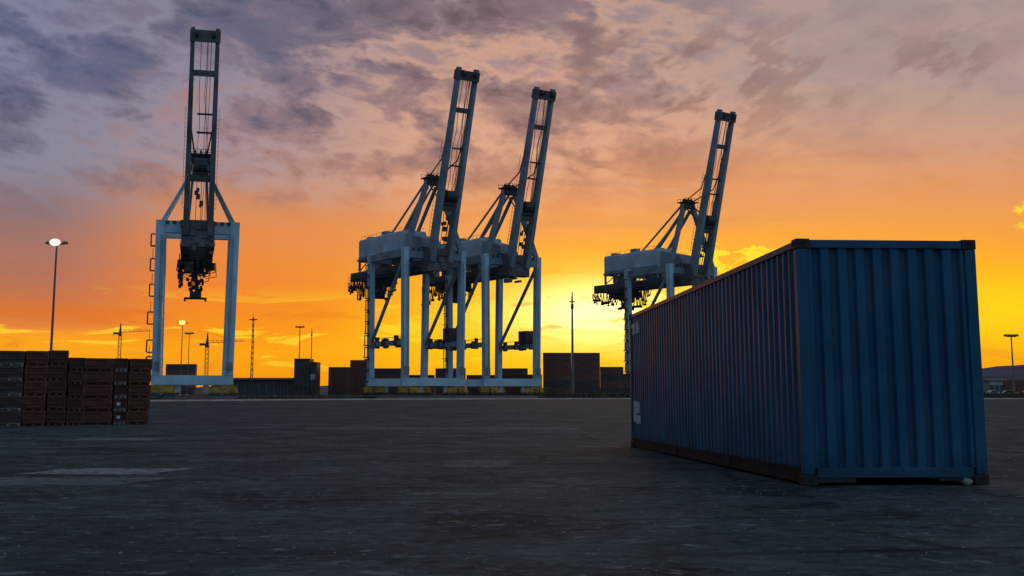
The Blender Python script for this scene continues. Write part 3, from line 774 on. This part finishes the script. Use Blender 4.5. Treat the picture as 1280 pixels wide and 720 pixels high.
# parked cars beyond the kerb on the right
def make_car(paint):
    root = empty('parked_car', (0, 0, 0))
    MB().prism([(-2.15, .35), (2.15, .35), (2.2, .7), (1.9, .92), (.95, .98), (.45, 1.42), (-.95, 1.46), (-1.75, 1.0), (-2.15, .9), (-2.2, .6)], 'y', -.85, .85).build('body', paint, root, .05)
    g_ = MB()
    for y in (-.87, .85): g_.prism([(-1.45, 1.02), (.75, 1.0), (.4, 1.36), (-.9, 1.4)], 'y', y, y + .02)
    g_.build('window', M['glass'], root)
    for x in (-1.35, 1.35):
        for y in (-.88, .68): MB().tube((x, y, .33), (x, y + .2, .33), .33, n=16).build('wheel', M['rubber'], root)
    return root
paints = [mat('car_silver', (.35, .36, .38), .35, var=.05), mat('car_dark', (.03, .035, .05), .3, var=.05), mat('car_white', (.6, .6, .6), .35, var=.05)]
for i, (px, D, rz, pt, lab) in enumerate(((1243, 300, 8, 2, 'white parked car nearest the right side of the blue container'), (1262, 305, -5, 0, 'silver parked car below the flat headed lamp post'),
                                          (1283, 296, 170, 1, 'dark parked car at the right picture edge'))):
    o = make_car(paints[pt]); o.location = (gx(px, D), D, 0.01); o.rotation_euler = (0, 0, R(rz)); tag(o, lab, 'car', 'cars parked beyond the kerb')

# scrub growing along the kerb
def scrub(name, runs, label_unused=None):
    b = MB(); rr = random.Random(3)
    for px0, px1, D, hh, n in runs:
        for k in range(n):
            px = rr.uniform(px0, px1); y = D + rr.uniform(-3, 6); x = gx(px, D)
            cl = rr.uniform(.3, 1) * hh
            for q in range(7):
                p_ = Vector((x + rr.gauss(0, .35), y + rr.gauss(0, .35), rr.uniform(.02, cl)))
                a = Vector((rr.gauss(0, 1), rr.gauss(0, 1), rr.gauss(0, 1))).normalized(); c_ = a.orthogonal().normalized(); l_ = rr.uniform(.1, .3)
                b.add([p_ - a * l_, p_ + c_ * l_ * .5, p_ + a * l_, p_ - c_ * l_ * .5], [(0, 1, 2, 3)])
    tag(b.build(name, M['scrub']), kind='stuff'); return b
scrub('scrub', [(676, 800, 200, 1.1, 520), (1215, 1330, 200, 1.2, 500), (300, 470, 200, .5, 200), (-40, 200, 180, .6, 200)])

# ------------------------------------------------------------------ sky and light
SUN_AZ, SUN_EL = 4.8, 3.4
world = bpy.data.worlds.new('World'); scene.world = world; world.use_nodes = True
g = G(world.node_tree); g.n.clear()
out = g.new('ShaderNodeOutputWorld'); bgn = g.new('ShaderNodeBackground'); bgn.inputs[1].default_value = 1
g.l.new(bgn.outputs[0], out.inputs[0])
gen = g.new('ShaderNodeTexCoord').outputs['Generated']
nrm = g.new('ShaderNodeVectorMath', operation='NORMALIZE'); g.l.new(gen, nrm.inputs[0]); d = nrm.outputs[0]
sep = g.new('ShaderNodeSeparateXYZ'); g.l.new(d, sep.inputs[0]); dx, dy, dz = sep.outputs
el = g.m('MULTIPLY', g.m('ARCSINE', dz), 57.2958); az = g.m('MULTIPLY', g.m('ARCTAN2', dx, dy), 57.2958)
# cloud-deck coordinates: where the sight line meets a level layer
den = g.m('ADD', g.m('MAXIMUM', dz, 0.0), .10)
px_, py_ = g.m('DIVIDE', dx, den), g.m('DIVIDE', dy, den)
deck = g.xyz(px_, py_, 0)
n_big = g.noise(deck, 1.1, 3, .5); n_med = g.noise(deck, 2.3, 9, .6, .5); n_fin = g.noise(deck, 6.0, 9, .62, .6)
warp = g.m('MULTIPLY', g.m('SUBTRACT', n_big, .5), 3.4)
elw = g.m('ADD', el, g.m('MULTIPLY', warp, g.ss(el, 2, 9)))
f20 = g.m('DIVIDE', elw, 20.0)
S = lambda *st: [(e / 20.0, srgb(*c)) for e, c in st]
rl = g.ramp(f20, S((0, (235, 140, 25)), (1.7, (250, 165, 30)), (2.45, (250, 160, 35)), (2.9, (226, 128, 60)), (3.6, (206, 116, 66)), (5, (176, 112, 90)), (8, (138, 112, 116)), (11, (130, 124, 140)), (15, (112, 113, 138)), (19, (102, 105, 131))))
rc = g.ramp(f20, S((0, (240, 150, 15)), (2.5, (253, 182, 18)), (4.6, (250, 158, 36)), (7, (240, 150, 66)), (9.5, (220, 148, 104)), (12, (204, 150, 130)), (15, (164, 134, 138)), (19, (140, 124, 134))))
rrm = g.ramp(f20, S((0, (240, 135, 15)), (1.8, (248, 155, 20)), (3.6, (255, 196, 30)), (5.5, (250, 165, 35)), (7.3, (240, 158, 66)), (9.5, (222, 150, 100)), (11.5, (202, 152, 126)), (14, (170, 148, 144)), (19, (156, 142, 144))))
rm = g.ramp(f20, S((0, (245, 150, 20)), (1.9, (250, 160, 22)), (2.9, (244, 142, 28)), (4.4, (238, 128, 42)), (6, (232, 132, 58)), (8, (216, 138, 88)), (10, (196, 138, 114)), (12, (170, 132, 130)), (15, (140, 122, 136)), (19, (122, 112, 128))))
sky = g.mix(g.ss(az, -22, -14), rl, rm); sky = g.mix(g.ss(az, -10, -2), sky, rc); sky = g.mix(g.ss(az, 1, 16), sky, rrm)
# grey-violet mottled cloud, heavier to the upper left and across the top
sl1, sl2 = g.m('ADD', el, g.m('MULTIPLY', az, .10)), g.m('MULTIPLY', az, .15)
c1 = g.noise(g.xyz(sl2, g.m('MULTIPLY', sl1, .36), 1.0), 1.0, 4, .5, .35)
c2 = g.noise(g.xyz(g.m('MULTIPLY', az, .36), g.m('MULTIPLY', sl1, .72), 5.0), 1.0, 9, .62, .35)
c3 = g.noise(g.xyz(g.m('MULTIPLY', az, .85), g.m('MULTIPLY', sl1, 1.7), 9.0), 1.0, 8, .6, .2)
cc = g.m('ADD', g.m('MULTIPLY', c1, .56), g.m('ADD', g.m('MULTIPLY', c2, .36), g.m('MULTIPLY', c3, .08)))
cov = g.m('MULTIPLY', g.ss(el, 7.5, 12), g.ss(az, 13, -3, .12, 1))
dark = g.m('MULTIPLY', g.ss(cc, .425, .62), cov)
edge = g.m('MULTIPLY', g.m('MULTIPLY', g.ss(cc, .38, .46), g.ss(cc, .53, .46)), g.m('MULTIPLY', g.ss(el, 7, 11), g.ss(az, 16, 0, .2, 1)))
sky = g.mix(g.m('MULTIPLY', edge, .55), sky, g.mix(g.ss(az, -15, -3), srgb(138, 142, 164), srgb(228, 176, 142)))
sky = g.mix(g.m('MULTIPLY', dark, .85), sky, g.mix(g.ss(az, -17, 3), srgb(82, 92, 122), srgb(112, 92, 98)))
deep = g.m('MULTIPLY', g.m('MULTIPLY', g.ss(g.m('ADD', g.m('MULTIPLY', c2, .7), g.m('MULTIPLY', c3, .3)), .50, .64), dark), .6)
sky = g.mix(deep, sky, g.mix(g.ss(az, -17, 3), srgb(66, 73, 97), srgb(86, 71, 80)))
# diagonal wisps at the upper right
ca, sa = math.cos(R(22)), math.sin(R(22))
u = g.m('ADD', g.m('MULTIPLY', az, ca), g.m('MULTIPLY', el, sa)); w_ = g.m('SUBTRACT', g.m('MULTIPLY', el, ca), g.m('MULTIPLY', az, sa))
wn = g.noise(g.xyz(g.m('MULTIPLY', u, .27), g.m('MULTIPLY', w_, .62), 2.0), 1.0, 9, .58, .15)
wm = g.m('MULTIPLY', g.m('MAXIMUM', g.gauss(az, 7.5, 8.5, el, 14.6, 2.9), g.m('MULTIPLY', g.gauss(az, 20, 3.5, el, 14.6, 1.6), .7)), g.ss(wn, .49, .59))
sky = g.mix(g.m('MULTIPLY', wm, .7), sky, srgb(122, 92, 92))
# faint level streaks
sn = g.noise(g.xyz(g.m('MULTIPLY', az, .06), g.m('MULTIPLY', el, .62), 7.0), 1.0, 7, .55, .4)
sm = g.m('MULTIPLY', g.ss(sn, .54, .72), g.m('MULTIPLY', g.ss(el, 4.5, 7), g.ss(el, 13, 10)))
sky = g.mix(g.m('MULTIPLY', sm, .4), sky, srgb(178, 118, 96))
# low bright and dull bars of cloud near the horizon
ln = g.noise(g.xyz(g.m('MULTIPLY', az, .17), g.m('MULTIPLY', el, .95), 11.0), 1.0, 7, .58, .6)
lb = g.m('MULTIPLY', g.ss(el, .6, 1.6), g.ss(el, 5.2, 3.0))
sky = g.mix(g.m('MULTIPLY', g.m('MULTIPLY', g.ss(ln, .555, .62), lb), .85), sky, srgb(255, 208, 50))
sky = g.mix(g.m('MULTIPLY', g.m('MULTIPLY', g.ss(ln, .45, .36), lb), .6), sky, srgb(222, 112, 34))
# glow of the hidden sun
def add(k, c):
    global sky
    sky = g.mix(k, sky, c, 'ADD')
glow = g.m('MULTIPLY', g.gauss(az, SUN_AZ, 9.5, el, 3.2, 3.0), g.ss(ln, .28, .5, .72, 1))
sky = g.mix(g.m('MULTIPLY', glow, .92), sky, srgb(255, 218, 22))
glow2 = g.gauss(az, 22, 9, el, 3.4, 2.0)
sky = g.mix(g.m('MULTIPLY', glow2, .75), sky, srgb(255, 212, 26))
core = g.m('MULTIPLY', g.gauss(az, 4.2, 3.4, el, 3.7, 1.3), g.ss(ln, .34, .54, .55, 1))
sky = g.mix(core, sky, (1.9, 1.65, .62, 1))
sc_ = g.m('MULTIPLY', g.ss(g.noise(g.xyz(g.m('MULTIPLY', az, .42), g.m('MULTIPLY', el, 1.5), 21.0), 1.0, 8, .6, .3), .58, .66), g.gauss(az, 2.5, 9, el, 3.6, 1.7))
sky = g.mix(g.m('MULTIPLY', sc_, .7), sky, srgb(230, 158, 48))
# puffs of lit cloud by the crane and at the right edge
pn = g.noise(g.xyz(g.m('MULTIPLY', az, .8), g.m('MULTIPLY', el, 1.5), 3.0), 1.0, 9, .66, .3)
pf = g.m('MAXIMUM', g.m('MAXIMUM', g.gauss(az, 9.6, 2.6, el, 5.9, .9), g.gauss(az, 7.8, 2.5, el, 3.9, .8)), g.m('MAXIMUM', g.gauss(az, 24, 1.1, el, 7.7, .6), g.m('MULTIPLY', g.gauss(az, 11.3, 1.2, el, 6.5, .35), 1.0)))
sky = g.mix(g.ss(g.m('MULTIPLY', g.m('POWER', pf, .6), g.ss(pn, .36, .62)), .30, .62), sky, srgb(255, 222, 48))
# the rest of the dome: dusk blue above and in the east
DOME = 1.0
dusk = g.ramp(g.m('DIVIDE', el, 90.0), [(0, (.20, .32, .44, 1)), (.25, (.18, .29, .41, 1)), (1, (.18, .26, .35, 1))])
dusk = g.mix(g.m('MULTIPLY', g.ss(n_med, .42, .68), .5), dusk, (.14, .19, .25, 1))
back = g.m('MAXIMUM', g.ss(dy, .45, -.25), g.ss(el, 19, 50))
lat = g.m('MULTIPLY', g.ss(az, -24, -42), g.ss(dy, -.6, -.15))  # unseen sky at left, darkened to keep the container's long side dim
sky = g.mix(g.m('MULTIPLY', lat, .92), sky, srgb(46, 46, 62))
sky = g.mix(g.m('MULTIPLY', back, g.m('SUBTRACT', 1, g.m('MULTIPLY', lat, .92))), sky, dusk)
sky = g.mix(g.ss(el, -.2, -2), sky, (.03, .032, .036, 1))
# physically based air light of the low sun on top
nis = g.new('ShaderNodeTexSky', sky_type='NISHITA', sun_disc=False)
nis.sun_elevation = R(SUN_EL); nis.sun_rotation = R(SUN_AZ); nis.dust_density = 3; nis.air_density = 1.5
air = g.mix(1.0, nis.outputs[0], (.004, .004, .004, 1), 'MULTIPLY')
sky = g.mix(1.0, sky, air, 'ADD')
g.put(bgn.inputs[0], sky)
world.cycles.sampling_method = 'MANUAL'; world.cycles.sample_map_resolution = 2048

sl = bpy.data.lights.new('sun', 'SUN'); sl.energy = .35; sl.angle = R(12); sl.color = (1, .62, .26)
so = bpy.data.objects.new('sun', sl); col.objects.link(so)
sd = Vector((math.sin(R(SUN_AZ)) * math.cos(R(SUN_EL)), math.cos(R(SUN_AZ)) * math.cos(R(SUN_EL)), math.sin(R(SUN_EL))))
so.rotation_euler = sd.to_track_quat('Z', 'Y').to_euler(); so.location = (0, 0, 60)

vs = scene.view_settings; vs.view_transform = 'Standard'; vs.look = 'None'; vs.exposure = 0; vs.gamma = 1; vs.use_curve_mapping = False
